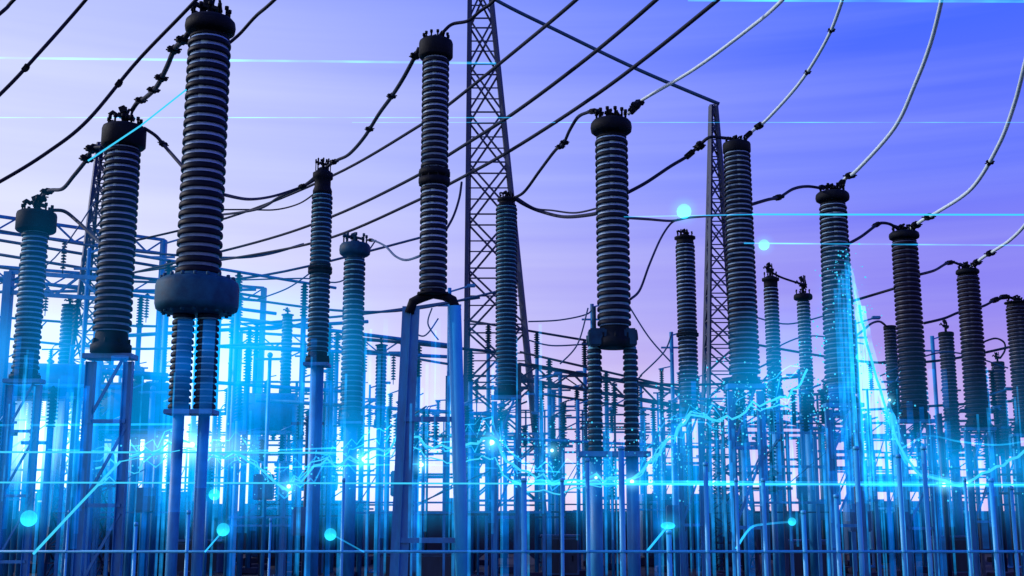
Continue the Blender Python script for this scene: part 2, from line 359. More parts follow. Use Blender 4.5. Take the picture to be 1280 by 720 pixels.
cable([(170,340,28),(320,318,26),(417,296,24),(523,250,21),(562,230,20),(640,187,18),(760,108,16),(897,0,14),(980,-75,13)], 5.2, 'cable', 'dark wire passing before the tower, lowest of three parallel ones', G1)
cable([(785,143,16),(795,133,16),(806,123,16),(870,85,15),(940,33,14),(978,0,13),(1050,-75,12)], 4.4, 'alu', 'pale aluminium wire rising from the mushroom cap insulator on two ribbed legs', G1, (.14,.24), cs=1.15)
cable([(927,176,17),(945,160,17),(960,148,16.8),(1000,103,16),(1033,50,15),(1053,0,14),(1075,-75,13)], 4.2, 'alu', 'pale wire curving up from the insulator beside the thin mast', G1, (.1,.22,.55,.72), cs=.9)
cable([(1045,238,20),(1058,222,20),(1072,212,19.6),(1118,160,18.5),(1144,105,17.5),(1163,55,16.5),(1177,0,15.5),(1192,-75,14)], 4.8, 'alu', 'pale wire curving steeply up from the insulator in the glowing peak', G1, (.08,.2), cs=.9)
cable([(1135,288,22.5),(1155,274,22),(1172,265,21.5),(1215,235,20.5),(1248,182,19),(1268,130,18),(1281,80,17),(1300,0,16)], 4.6, 'alu', 'pale wire curving up from the brown insulator right of the peak', G1, (.08,.2,.52), cs=.9)
cable([(1213,334,26),(1230,321,25.5),(1245,312,25),(1265,298,24),(1285,276,23),(1320,220,21)], 4.0, 'alu', 'pale wire leaving the right edge below the other pale ones', G1, (.12,.3), cs=.9)
G2 = 'short jumper wires linking the insulator caps'
cable([(238,38,12.5),(229,50,12.6),(218,62,13),(208,85,13.6),(196,108,14.4),(182,122,15.4),(172,128,15.8),(165,138,16)], 6.0, 'cable', 'thick clamped jumper from the largest insulator down to the drum cap beside it', G2, (.15,.3,.5,.62,.8), cs=.75)
cable([(180,160,16),(195,170,16),(207,184,15.8),(228,208,15),(250,235,14)], 4.2, 'cable', 'jumper running from the drum cap down behind the largest insulator', G2, (.45,), cs=.8)
cable([(128,184,17),(116,186,17.2),(108,200,17.6),(92,220,18.4),(78,236,19.4),(62,238,20),(53,246,20.6),(48,258,20.8)], 4.6, 'cable', 'clamped jumper between the two leftmost drum capped insulators', G2, (.16,.28,.75,.88), cs=.95)
cable([(62,263,20.8),(80,264,20.8),(96,276,20.5),(112,291,20),(135,312,19)], 4.2, 'cable', 'curved jumper right of the leftmost drum cap', G2)
cable([(524,60,13.4),(518,72,13.5),(504,98,14),(490,120,14.6),(474,142,15.4),(455,172,16.4),(436,193,17.3),(420,201,17.8),(404,212,18)], 4.6, 'cable', 'jumper falling from the yoke insulator to the slim dark blue one', G2, (.12,.38,.58,.9), cs=.7)
cable([(398,222,18),(385,230,18),(365,238,18),(338,246,17),(310,249,15),(278,243,13)], 3.8, 'cable', 'jumper between the slim dark blue insulator and the largest one', G2, (.28,), cs=.9)
cable([(400,215,18),(380,232,18.5),(350,246,19),(320,262,20),(262,270,22)], 3.0, 'cable', 'thin wire running down left from the slim dark blue insulator cap', G2)
cable([(549,48,13.2),(556,38,13.2),(566,30,13.2),(585,26,13.1),(600,14,13),(618,0,12.8),(650,-40,12)], 4.2, 'cable', 'wire looping up from the cap of the yoke insulator', G2, (.1,), cs=.7)
cable([(577,228,15),(574,248,14.6),(566,272,14),(552,296,13.4)], 2.8, 'cable', 'thin slack wire hanging beside the yoke insulator', G2)
cable([(458,300,23),(468,301,22.5),(482,308,21),(494,320,19.5),(508,325,18),(530,318,15)], 3.2, 'cable_blue', 'blue jumper drooping from the mushroom capped blue insulator', G2, (.14,), cs=1.0)
cable([(640,248,20),(655,240,19.6),(675,213,19),(694,188,18),(704,180,17.6),(712,163,17),(722,147,16.5),(733,141,16.2),(748,138,16)], 3.8, 'cable', 'clamped jumper climbing from the tower insulator to the mushroom cap', G2, (.45,.52,.95), cs=.8)
cable([(643,248,20),(656,256,20),(675,264,20),(705,271,19),(740,268,17.5),(752,263,17)], 4.2, 'cable', 'slack jumper between the tower insulator and the mushroom capped one', G2)
cable([(645,246,20.2),(668,260,20.2),(690,263,19.6),(720,266,18.5),(755,258,17)], 2.2, 'cable', 'thin upper strand of the slack jumper pair before the tower', G2)
cable([(784,241,16.5),(808,228,16.7),(838,208,17),(858,196,17.2),(872,184,17.2),(886,172,17),(900,172,17),(918,174,17)], 3.8, 'cable', 'clamped jumper from the mushroom capped insulator to the one by the mast', G2, (.48,.6), cs=1.0)
cable([(782,272,17),(810,274,19),(840,276,21),(862,272,22),(900,269,20),(925,266,18.4)], 3.2, 'cable', 'nearly level wire running under the glowing cyan ball', G2)
cable([(848,274,22),(838,280,22),(826,298,21),(812,330,19),(800,362,18),(788,374,17)], 2.8, 'cable', 'wire curving down to the foot of the mushroom capped insulator', G2)
cable([(935,257,17.6),(958,250,18),(975,246,18.6),(992,236,19.2),(1010,233,19.8),(1030,236,20)], 3.6, 'cable', 'clamped jumper from the mast side insulator to the peak insulator cap', G2, (.38,), cs=1.0)
cable([(1058,306,21),(1076,296,21.4),(1092,284,21.8),(1100,279,22),(1112,280,22.3),(1124,287,22.5)], 3.4, 'cable', 'jumper from the peak insulator to the first brown disc cap', G2, (.5,), cs=.8)
cable([(1060,378,24),(1090,369,24),(1120,360,23.6)], 2.8, 'cable', 'straight wire behind the glowing peak', G2)
cable([(1150,343,23.2),(1168,338,24),(1182,330,25),(1192,328,25.4),(1202,332,25.8),(1210,336,26)], 3.0, 'cable', 'jumper between the two large brown insulators', G2, (.5,), cs=1.0)
cable([(1155,404,27),(1180,398,27.4),(1200,390,27.8),(1228,383,28.4),(1246,374,28.8),(1258,371,29),(1270,375,29)], 2.8, 'cable', 'low jumper running to the insulator at the right edge', G2, (.66,.8), cs=1.1)
cable([(1065,424,27),(1080,412,28),(1090,404,29),(1100,402,30),(1108,408,31)], 2.6, 'cable', 'small hooked jumper over the small brown insulator', G2)
cable([(1228,428,35),(1244,423,35.5),(1255,428,36),(1256,438,36),(1250,448,36)], 2.0, 'cable', 'hooked wire over the shortest brown insulator', G2)
cable([(960,338,26),(975,346,26.2),(992,352,26.6),(1006,356,27)], 2.4, 'cable', 'short link wire between the two short insulators', G2)
cable([(262,262,25),(310,262,25),(345,262,25.4),(375,254,25),(398,238,24)], 1.8, 'cable', 'thin level wire left of the slim dark blue insulator', G2)

# ------------------------------------------------------------------ lattice towers
def lattice(name, cx, Y, ztop, wt, wb, zb, n, label, bar=.05, mat='lattice', arms=(), lean=0.):
    base = P(cx, 640, Y); X = base.x
    root = empty(name, (X, Y, 0), label, 'tower')
    def c4(z):
        t = (z-zb)/(ztop-zb); w = (wb+(wt-wb)*t)/2
        return [Vector((sx*w+lean*t, sy*w, z)) for sx, sy in ((-1,-1),(1,-1),(1,1),(-1,1))]
    for k in range(4):
        m = MB(); m.beam(c4(zb)[k], c4(ztop)[k], bar*1.7); m.build('corner_leg', mat, root)
    m = MB(); z = zb; dz0 = (ztop-zb)/n
    zs = [zb+(ztop-zb)*(1-(1-i/n)**1.15) for i in range(n+1)]
    for i in range(n):
        a, b = c4(zs[i]), c4(zs[i+1])
        for k in range(4):
            k2 = (k+1) % 4; m.beam(a[k], b[k2], bar*.8); m.beam(a[k2], b[k], bar*.8)
            m.beam(b[k], b[k2], bar*.6)
            mid = (a[k]+b[k]+a[k2]+b[k2])/4; m.beam((a[k]+b[k])/2, mid, bar*.5); m.beam((a[k2]+b[k2])/2, mid, bar*.5)
    m.build('bracing', mat, root)
    for (az, al) in arms:
        m = MB(); m.beam((-al,0,az), (al,0,az), bar*1.2); m.beam((-al,0,az), (0,0,az+al*.35), bar); m.beam((al,0,az), (0,0,az+al*.35), bar)
        m.build('cross_arm', mat, root)
    return root
def zat(py, Y): return P(640, py, Y).z
Yt = 36
lattice('lattice_tower', 634, Yt, zat(-210, Yt), .1, 2.45, 0, 15, 'tall lattice steel tower rising past the top of the picture', .07, lean=-1.15)
Ym = 33
lattice('lattice_mast', 908, Ym, zat(132, Ym), .14, 1.35, 0, 19, 'thin lattice mast reached by the long diagonal shield wire', .05)
lattice('lattice_mast', 102, 30, zat(180, 30), .28, 1.2, 0, 16, 'dark lattice mast behind the two drum capped insulators', .045)
cable([(560,-40,32),(620,0,32),(700,40,32.5),(800,88,32.8),(899,130,33)], 4.2, 'cable_blue', 'diagonal blue shield wire running down to the thin mast top', 'shield wires')

# ------------------------------------------------------------------ gantries and busbars behind
def gantry(x0, x1, ytop, Y, label, tilt=0, w=.16, mat='steel', dy=0., braces=True, drops=3):
    a, b = P(x0, ytop, Y), P(x1, ytop+tilt, Y+dy)
    root = empty('gantry', (a.x, a.y, 0), label, 'gantry', 'portal gantries behind the insulators'); o = Vector((a.x, a.y, 0))
    for p in (a, b):
        m = MB(); m.beam(Vector((p.x,p.y,0))-o, p-o, w, w*1.2); lg = m.build('post', mat, root)
        m = MB(); m.box(Vector((p.x,p.y,.03))-o, (w*2.4,w*2.4,.06), None, .01); m.build('base_plate', mat, lg)
    m = MB(); d = Vector((0,0,-.42))
    m.beam(a-o, b-o, w*.5); m.beam(a+d-o, b+d-o, w*.5)
    n = max(4, int((b-a).length/.55))
    for i in range(n):
        p, q = a.lerp(b, i/n), a.lerp(b, (i+1)/n)
        m.beam(p-o, q+d-o, w*.28) if i % 2 else m.beam(p+d-o, q-o, w*.28)
    m.build('lattice_beam', mat, root)
    for i in range(drops):
        p = a.lerp(b, (i+.5)/drops)+d-o; s = MB()
        for k in range(9): s.lathe([(.02,0),(.07,.01),(.08,.03),(.02,.07)], (p.x,p.y,p.z-.12-k*.085), 10, caps=False)
        s.tube([p,(p.x,p.y,p.z-.95)], .014, 6); s.build('hanging_insulator', 'shed_blue', root)
    return root
gantry(-60, 205, 262, 30, 'blue gantry high at the left edge with lattice beam', 38, mat='steel', dy=5)
gantry(-40, 330, 330, 34, 'long blue gantry crossing behind the largest insulator', 30, mat='steel', dy=4, drops=6)
gantry(12, 128, 340, 24, 'blue gantry between the two leftmost insulators', 8, mat='steel', drops=2)
gantry(300, 520, 415, 38, 'blue gantry behind the mushroom capped blue insulator', 14, mat='steel', drops=4)
gantry(648, 860, 455, 33, 'dark gantry right of the tall lattice tower', 36, mat='steel_dark', dy=3, drops=4)
gantry(560, 745, 470, 44, 'distant gantry at the foot of the tall lattice tower', 0, mat='steel_dark', drops=4)
gantry(925, 1085, 515, 36, 'low blue gantry under the glowing peak', 4, mat='steel', drops=3)
gantry(1040, 1295, 530, 42, 'distant low gantry behind the brown insulators', -6, mat='steel_dark', drops=5)
gantry(-30, 175, 455, 27, 'low wide blue gantry at lower left', 4, mat='steel', drops=3)

G3 = 'tubular busbars behind the insulators'
def bus(x0, y0, x1, y1, Y0, Y1, w, mat, label, posts=2):
    a, b = P(x0,y0,Y0), P(x1,y1,Y1); root = empty('busbar', (a.x,a.y,0), label, 'busbar', G3); o = Vector((a.x,a.y,0))
    m = MB(); m.tube([a-o, b-o], w/2*Y0/F, 10); m.build('tube', mat, root)
    for i in range(posts):
        p = a.lerp(b, (i+.5)/posts)-o; h = .85; z0 = p.z-h
        s = MB()
        for k in range(11): s.lathe([(.04,0),(.095,.012),(.1,.03),(.04,.06)], (p.x,p.y,z0+k*.073), 12, caps=False)
        s.lathe([(.05,0),(.05,h)], (p.x,p.y,z0), 10); s.build('post_insulator', 'shed_blue', root)
        m = MB(); m.tube([(p.x,p.y,0),(p.x,p.y,z0)], .065, 10); m.build('post', 'steel', root)
rows = [(-20,297,300,350,30,33,4,'cable_blue','sloping blue busbar highest at the left edge'),
 (-20,315,330,372,31,34,4,'cable_blue','second sloping blue busbar from the top at left'),
 (-20,345,345,392,29,34,5,'steel','thick sloping blue busbar crossing behind the drum capped insulators'),
 (-20,365,320,362,33,36,4,'steel','level blue busbar behind the largest insulator'),
 (165,318,420,360,27,30,4,'steel','busbar running behind the ring tank'),
 (150,420,460,402,31,34,5,'steel','blue busbar rising to right of the ring tank'),
 (270,395,565,432,32,34,5,'steel','blue busbar crossing behind the slim and yoke insulators'),
 (255,432,560,446,28,31,5,'steel','thick low blue busbar before the ring tank gantry'),
 (420,420,620,440,30,32,4,'steel_dark','dark busbar behind the yoke legs'),
 (580,400,760,430,38,39,3,'steel_dark','dark busbar at the tall tower'),
 (650,440,860,488,34,36,3,'steel_dark','sloping dark busbar right of the tower'),
 (640,470,850,510,36,38,3,'steel_dark','lower sloping dark busbar right of the tower'),
 (860,500,1060,545,33,35,4,'steel','blue busbar running under the mast'),
 (940,548,1290,545,36,36,4,'steel','long level blue busbar at lower right'),
 (960,575,1290,568,33,33,3,'steel_dark','dark level busbar at lower right'),
 (-20,455,210,470,26,27,8,'steel','broad blue tube at lower left'),
 (-20,480,150,484,24,25,6,'steel_pale','pale blue tube at lower left'),
 (150,470,440,490,27,29,5,'steel','blue busbar across the feet of the left insulators'),
 (320,500,640,520,28,30,5,'steel','blue busbar across the yoke legs'),
 (560,545,900,560,27,29,4,'steel','blue busbar across the middle of the yard')]
for r_ in rows: bus(*r_, posts=3)

for i,(pp,Y,lb) in enumerate([(((-20,285),(150,312),(300,322),(380,305)),28,'sagging blue line passing just above the ring tank'),(((-20,332),(170,352),(330,344),(545,292)),30,'sagging blue line rising behind the slim insulator'),
   (((-20,395),(200,408),(420,396),(600,372)),31,'long sagging blue line ending at the tower'),(((270,368),(420,388),(520,386),(640,360)),29,'blue line sagging behind the yoke'),
   (((-20,420),(160,436),(380,430),(560,455)),27,'blue line low behind the left insulators'),(((660,455),(800,478),(900,480),(1010,470)),31,'dark line sagging right of the tower'),
   (((660,490),(820,512),(960,518),(1290,500)),33,'long dark line low across the right half'),(((940,430),(1080,452),(1180,450),(1300,425)),34,'thin line sagging behind the brown insulators')]):
    cable([(a,b,Y) for a,b in pp], 2.6, 'cable_blue' if i < 5 else 'cable', lb, 'sagging lines behind the insulators')
# slender aluminium wires far behind
FW = [((-20,360),(60,330),(120,250)), ((470,300),(430,350),(380,348),(300,350)), ((320,375),(360,360),(392,338)),
      ((660,402),(700,400),(735,392),(740,380)), ((700,455),(722,430),(735,385)), ((660,425),(690,432),(735,430)), ((800,470),(830,440),(840,415)),
      ((780,372),(810,420),(838,452)), ((1100,470),(1180,440),(1260,460)), ((960,440),(1010,420),(1080,430)), ((510,410),(530,420),(548,398)),
      ((540,385),(535,405),(548,425)), ((300,405),(340,412),(390,400)), ((0,450),(20,440),(60,400)), ((940,395),(985,405),(1040,392))]
for i, pp in enumerate(FW):
    Y = 24+(i*5) % 9
    cable([(a,b,Y) for a,b in pp], 1.6, 'cable_blue', 'thin slack wire sagging among the distant equipment', 'thin slack wires in the distance')

# ------------------------------------------------------------------ background posts, each with a little insulator
pr = random.Random(5)
def yard_post(px, ytop, Y, mat, w, style):
    p = P(px, ytop, Y); root = empty('equipment_post', (p.x,Y,0), None, 'post', 'slender equipment posts standing across the yard')
    root['label'] = ('slender steel post with a small ribbed insulator and cross bar' if style == 0 else 'slender steel post with a short arm and lamp-like bracket' if style == 1 else 'slender steel post with a small mechanism box')
    zt = p.z; hi = min(1.0, zt*.3)
    m = MB(); m.tube([(0,0,0),(0,0,zt-(hi if style == 0 else 0))], w*Y/F/2, 10); m.build('pole', mat, root)
    m = MB(); m.box((0,0,.08),(.5,.5,.16),None,.02); m.build('footing','wall',root)
    if style == 0:
        s = MB(); k = 0
        while k*.075 < hi: s.lathe([(.04,0),(.09,.012),(.095,.03),(.04,.06)], (0,0,zt-hi+k*.075), 12, caps=False); k += 1
        s.lathe([(.045,0),(.045,hi)], (0,0,zt-hi), 8); s.build('small_insulator', 'shed_blue', root)
        m = MB(); m.beam((-.35,0,zt+.02),(.35,0,zt+.02),.05); m.beam((-.25,0,zt-hi-.02),(.25,0,zt-hi-.02),.07); m.tube([(0,0,zt),(.1,0,zt+.16),(.3,0,zt+.2)],.018,6); m.build('cross_bar', mat, root)
    elif style == 1:
        m = MB(); m.beam((0,0,zt-.1),(.5,0,zt+.05),.04); m.box((.55,0,zt+.06),(.22,.12,.08),None,.02); m.beam((-.3,0,zt-.45),(.3,0,zt-.45),.05); m.build('arm', mat, root)
    else:
        m = MB(); m.box((0,-.14,zt*.45),(.38,.22,.5),None,.02); m.box((0,-.26,zt*.45),(.30,.02,.42),None,.005); m.build('mechanism_box', 'tank', root)
        m = MB(); m.beam((-.3,0,zt),(.3,0,zt),.05); m.ball((0,0,zt+.08),.06); m.build('cross_bar', mat, root)
LISTP = [(205,300,30),(112,310,25),(740,380,34),(839,415,34),(562,360,30),(670,470,30),(700,468,34),(722,500,31),(1068,400,30),(1165,420,36),(1230,470,40)]
for px, yt, Y in LISTP: yard_post(px, yt, Y, 'steel', 5, 1)
used = [p[0] for p in LISTP]
n = 0
while n < 92:
    px = pr.uniform(-10, 1290); Y = pr.uniform(22, 45)
    yt = pr.triangular(445, 590, 520) if px > 640 else pr.triangular(420, 585, 500)
    yard_post(px, yt, Y, pr.choice(['steel','steel','steel_dark','steel','lattice']), pr.uniform(3,7)*(26/Y), pr.choice([0,0,1,2])); n += 1

# ------------------------------------------------------------------ low equipment frames, dense across the yard
fr_ = random.Random(77)
def eq_frame(px, ytop, Y, wid, nv, nh, mat):
    p = P(px, ytop, Y); H = p.z; root = empty('switch_frame', (p.x,Y,0), 'thin steel disconnector frame carrying small ribbed insulators', 'switch frame', 'low disconnector frames crowding the back of the yard')
    xs = [(-wid/2+wid*i/(nv-1)) for i in range(nv)]; t = fr_.uniform(.03,.06)
    for x in xs: m = MB(); m.beam((x,0,0),(x,0,H),t*1.3); m.build('upright', mat, root)
    hz = [H-.02]+[H*fr_.uniform(.45,.95) for _ in range(nh)]
    for z in hz: m = MB(); m.beam((-wid/2-.15,-t,z),(wid/2+.15,-t,z),t); m.build('cross_rail', mat, root)
    m = MB(); m.beam((xs[0],t*.9,H*.5),(xs[1],t*.9,H*.85),t*.6); m.build('brace', mat, root)
    k = 3
    for i in range(k):
        x = -wid*.4+wid*.8*i/(k-1); h = fr_.uniform(.4,.75); s = MB()
        for j in range(int(h/.06)): s.lathe([(.03,0),(.075,.01),(.08,.025),(.03,.05)],(x,0,H+.02+j*.06),8,caps=False)
        s.lathe([(.04,0),(.035,h)],(x,0,H),8); s.build('small_insulator','shed_blue',root)
        m = MB(); m.tube([(x-.1,0,H+h+.03),(x+fr_.uniform(.1,.5),0,H+h+.05+fr_.uniform(0,.25))],.022,6); m.box((x,0,H+h+.02),(.14,.1,.06)); m.build('contact_arm',mat,root)
for i in range(46):
    px = 10+1270*(i+fr_.uniform(-.3,.3))/45; Y = fr_.uniform(23,44)
    eq_frame(px, fr_.triangular(500,600,550) if i % 3 else fr_.uniform(470,540), Y, fr_.uniform(.9,2.6), fr_.choice([2,3,4]), fr_.choice([1,2,3]), fr_.choice(['steel_dark','steel','lattice','steel']))
def oil_tank(px, y0, y1, wpx, Y, mat, label):
    a, b = P(px,y0,Y), P(px,y1,Y); w = wpx*Y/F; h = a.z-b.z; root = empty('oil_tank', (a.x,Y,0), label, 'tank', 'raised tanks at left')
    m = MB(); m.lathe([(h*.2,-.06),(h*.4,-.04),(h*.5,0),(h*.5,w),(h*.4,w+.04),(h*.2,w+.06)],seg=28)
    m.v = [(v[2]-w/2, v[1], v[0]+(a.z+b.z)/2) for v in m.v]; m.build('tank', mat, root)
    for sx in (-.38,.38):
        for sy in (-.3,.3): m = MB(); m.beam((sx*w,sy*h,0),(sx*w,sy*h,b.z+h*.12),.07); m.build('leg', 'steel', root)
    m = MB(); m.box((0,0,b.z-.02),(w*.95,h*.8,.06)); m.build('cradle','steel',root)
oil_tank(50,455,497,112,25,'steel','long blue horizontal tank raised on legs at the left edge')
oil_tank(170,478,545,80,27,'iron_blue','dark blue horizontal tank raised on legs under the ring tank')
oil_tank(332,492,540,74,29,'steel','blue horizontal tank raised on legs left of the mushroom capped insulator')
# ------------------------------------------------------------------ switchgear cabinets / transformer at left
def transformer(cx, Y, w, h, label):
    p = P(cx, 640, Y); root = empty('transformer', (p.x,Y,0), label, 'transformer', 'transformers standing behind the insulators')
    m = MB(); m.box((0,0,h*.5+.25),(w,1.6,h),None,.04)
    for k in range(int(w/.5)): m.box((-w/2+.25+k*.5,-.83,h*.5+.25),(.05,.06,h*.9))
    m.build('tank', 'tank', root)
    m = MB()
    for k in range(12): m.box((-w*.42+k*w*.84/11,-1.15,h*.5+.2),(.05,.5,h*.72),None,.01)
    m.tube([(-w*.44,-1.15,h*.9+.15),(w*.44,-1.15,h*.9+.15)],.06,8); m.build('radiator_fins','steel',root)
    for k in range(3):
        x = -w*.32+k*w*.32; s = MB()
        for j in range(13): s.lathe([(.06,0),(.13,.015),(.14,.035),(.06,.08)],(x,0,h+.3+j*.09),14,caps=False)
        s.lathe([(.07,0),(.06,1.25),(.02,1.35)],(x,0,h+.25),10); s.build('bushing','shed_blue',root)
    m = MB(); m.lathe([(.28,0),(.3,.03),(.3,w*.45),(.28,w*.45+.03)],seg=20)
    m.v = [(v[2]-w*.25, v[1]+.3, v[0]+h+.85) for v in m.v]; m.build('oil_conservator','steel',root)
    m = MB(); m.box((0,0,.12),(w*1.1,2.2,.24),None,.02); m.build('plinth','wall',root)
transformer(150, 34, 4.2, 1.9, 'large blue transformer at left behind the ring tank insulator')
transformer(390, 38, 3.4, 1.7, 'blue transformer with radiator fins behind the slim dark blue insulator')
transformer(860, 38, 3.0, 1.9, 'blue transformer behind the glowing line near the thin mast')
transformer(1130, 40, 3.6, 1.7, 'blue transformer at right behind the brown insulators')

def cabinet(cx, Y, w, h, label):
    p = P(cx, 640, Y); root = empty('control_cabinet', (p.x,Y,0), label, 'cabinet', 'control cabinets on the gravel')
    m = MB(); m.box((0,0,h/2+.1),(w,.5,h),None,.02); m.box((0,0,h+.13),(w*1.08,.6,.05),None,.01); m.build('body','tank',root)
    m = MB(); m.box((0,-.262,h/2+.1),(w*.88,.02,h*.88),None,.005); d = m.build('door','steel_dark',root)
    m = MB(); m.box((w*.32,-.285,h*.55),(.03,.03,.14),None,.005); m.build('handle','iron',d)
cabinet(525, 26, 1.6, .62, 'low wide control cabinet at bottom beside the yoke legs')
cabinet(700, 30, .9, .9, 'dark control cabinet at bottom centre')
cabinet(1010, 29, 1.3, .8, 'dark control cabinet under the glowing peak')
cabinet(250, 31, 1.2, .75, 'dark control cabinet below the ring tank insulator')
cabinet(1190, 31, 1.0, .85, 'dark control cabinet at bottom right')

# ------------------------------------------------------------------ boundary wall and far trees
root = empty('boundary_wall', (0,48,0), 'long dark blue concrete wall closing the yard at eye level', 'wall')
m = MB(); m.box((0,0,.78),(70,.25,1.56)); m.build('wall_panel','wall',root)
for i in range(29):
    m = MB(); m.box((-35+i*2.5,-.18,.84),(.22,.14,1.68),None,.01); m.build('pier','wall',root)
m = MB(); m.box((0,0,1.6),(70,.36,.08),None,.01); m.build('coping','wall',root)

# ------------------------------------------------------------------ pipe fence in front
Yf = 12.0
fr = empty('pipe_fence', (0,Yf,0), 'pale blue pipe fence with one rail running across the bottom of the picture', 'fence')
m = MB(); z6 = zat(689.5, Yf); m.tube([(-9,0,z6),(9,0,z6)], .014, 10); m.build('rail','steel_pale',fr)
for px, yt, w in [(85,640,4),(170,655,6),(235,640,6),(338,650,4),(428,600,5),(655,600,9),(703,600,6),(735,575,7),(778,560,10),(836,665,9),(884,580,8),(922,600,6),(956,600,7),(1005,640,8),(1047,620,8),(1075,560,9),(1128,570,8),(1160,560,8),(1210,600,5),(1243,600,8),(1268,610,6)]:
    q = P(px, 660, Yf); m = MB(); m.tube([(q.x,0,0),(q.x,0,zat(yt,Yf))], w*.36*Yf/F, 12); m.lathe([(w*.42*Yf/F,-.02),(w*.42*Yf/F,.012),(w*.2*Yf/F,.02)],(q.x,0,zat(yt,Yf)),12); m.lathe([(w*.44*Yf/F,-.012),(w*.44*Yf/F,.012)],(q.x,0,z6),10); m.build('fence_post','steel_pale',fr)

# ------------------------------------------------------------------ overlay graphics built as glowing threads, nodes and light columns
GL = 'overlay light threads drawn through the yard'
def thread(pix, w, mat, label, per=1, name='light_thread'):
    pts = [P(*p) for p in pix]
    if per > 1: pts = smooth(pts, per)
    o = MB(); o.tube(pts, w/2*pix[0][2]/F, 6); ob = o.build(name, mat, loc=tuple(pts[len(pts)//2])); return tag(ob, label, 'light thread', GL)
thread([(-40,603,13),(1320,606,13)], 2.4, 'g_line', 'long level cyan light thread across the whole lower yard')
thread([(1000-60,268,15.5),(1320,268.5,15.5)], 2.4, 'g_line', 'level cyan light thread passing the insulator with the disc cap at right')
thread([(780,271,14.8),(945,268,15.5)], 1.3, 'g_thin', 'faint light thread through the glowing ball')
thread([(930,304,16),(1320,307,16)], 1.8, 'g_thin', 'faint level light thread below the brighter one at right')
thread([(-40,72,15),(620,79,15)], 3.0, 'g_thin', 'level light thread high at the left')
thread([(860,0,14),(1330,2,14)], 3.5, 'g_thin', 'level light thread grazing the top right edge')
thread([(-40,147,16),(640,147,16)], 1.2, 'g_thin', 'very faint level light thread at left below the bright one')
thread([(440,153,17),(1320,153,17)], .9, 'g_thin', 'very faint level light thread passing the mushroom cap')
thread([(-40,565,14),(420,566,14)], 2.6, 'g_line', 'short bright level thread from the left edge to the yoke')
thread([(-40,532,18),(230,530,18)], 3, 'g_thin', 'pale level thread highest of those at lower left')
thread([(110,201,11),(176,157,11),(233,112,11)], 2.2, 'g_line', 'slanted cyan light thread crossing the drum cap')
thread([(42,692,9),(96,634,9.5),(150,577,10)], 3.4, 'g_line', 'slanted light thread rising from the bottom left')
thread([(150,577,10),(240,560,13)], 1.6, 'g_line', 'faint light thread joining the slanted one to the bright spark')
thread([(256,690,11),(280,662,11)], 2, 'g_thin', 'short slanted light thread under a node at lower left')
thread([(415,668,11),(455,690,11)], 2, 'g_thin', 'short slanted light thread right of a node below the yoke insulator')
thread([(808,690,12),(835,657,12)], 3, 'g_thin', 'short slanted light thread under the flat node at bottom centre')
thread([(920,686,12),(938,660,12),(958,655,12),(990,652,12)], 3, 'g_thin', 'bent light thread beside the bottom rail at right', 4)
thread([(60,562,17),(240,566,17),(420,560,17)], 2.2, 'g_thin', 'level pale light thread at lower left')
thread([(330,585,15),(520,580,15),(700,590,16)], 2.0, 'g_thin', 'level light thread between the yoke legs')
# jagged curve like a plotted signal
zr = random.Random(3); sig = []
key = [(120,585),(200,560),(240,555),(300,572),(360,608),(400,580),(456,572),(505,545),(560,560),(615,548),(640,585),(700,604),(745,598),(790,603),(830,560),(862,520),(900,528),(940,505),(985,500),(1015,450),(1040,372),(1058,318),(1072,372),(1086,440),(1102,492),(1118,540),(1132,572),(1152,596),(1200,606),(1245,585),(1290,560)]
for i in range(len(key)-1):
    (x0,y0),(x1,y1) = key[i], key[i+1]; k = max(2, int(math.hypot(x1-x0,y1-y0)/9))
    for j in range(k):
        t = j/k; a = 6 if x0 < 1000 else 2.2
        sig.append((x0+(x1-x0)*t+zr.uniform(-1,1), y0+(y1-y0)*t+zr.uniform(-a,a), 15.5+1.2*math.sin(x0*.008)))
sig.append((1290,560,15.5))
thread([p for p in sig if p[0] < 1012], 2.8, 'g_line', 'jagged glowing signal curve running from the left to the foot of the peak')
thread([p for p in sig if p[0] > 1074], 3.2, 'g_line', 'glowing signal curve falling steeply right of the disc capped insulator')
thread([p for p in sig if 1058 <= p[0] < 1085], 5, 'g_thin', 'faint glowing edge at the top of the peak')
thread([(x+2,y+2,Y+.3) for x,y,Y in sig if 1074 < x < 1200], 11, 'g_thin', 'broad soft band of light along the falling signal curve')
for q_, (dy, am, wd) in enumerate([(22,14,1.6),(-30,16,1.3),(8,20,1.8)]):
    thread([(x+zr.uniform(-4,4), y+dy*(.4+.6*math.sin(x*.013+q_))+zr.uniform(-am,am)*(zr.random()**2), Y+.8*q_) for x,y,Y in sig if x < 1000], wd, 'g_thin' if q_ else 'g_line', ['finely jagged glowing thread under the main signal curve','finely jagged thread above the main signal curve','pale ragged thread tangled with the main signal curve'][q_])
thread([(640,603,12.8),(1320,606,12.8)], 7, 'g_thin', 'soft band of light around the long level thread at right')
s2 = [(x+zr.uniform(-7,7), y-14+zr.uniform(-16,12), Y+1.5) for x,y,Y in sig if x < 1000 or x > 1085]
thread([p for p in s2 if p[0] < 1000], 1.4, 'g_thin', 'thin jagged second curve above the glowing signal')
thread([(1128,560,15),(1160,545,15),(1200,552,15),(1250,556,15),(1300,548,15)], 2.4, 'g_thin', 'glowing thread leaving the signal curve toward the right edge', 6)
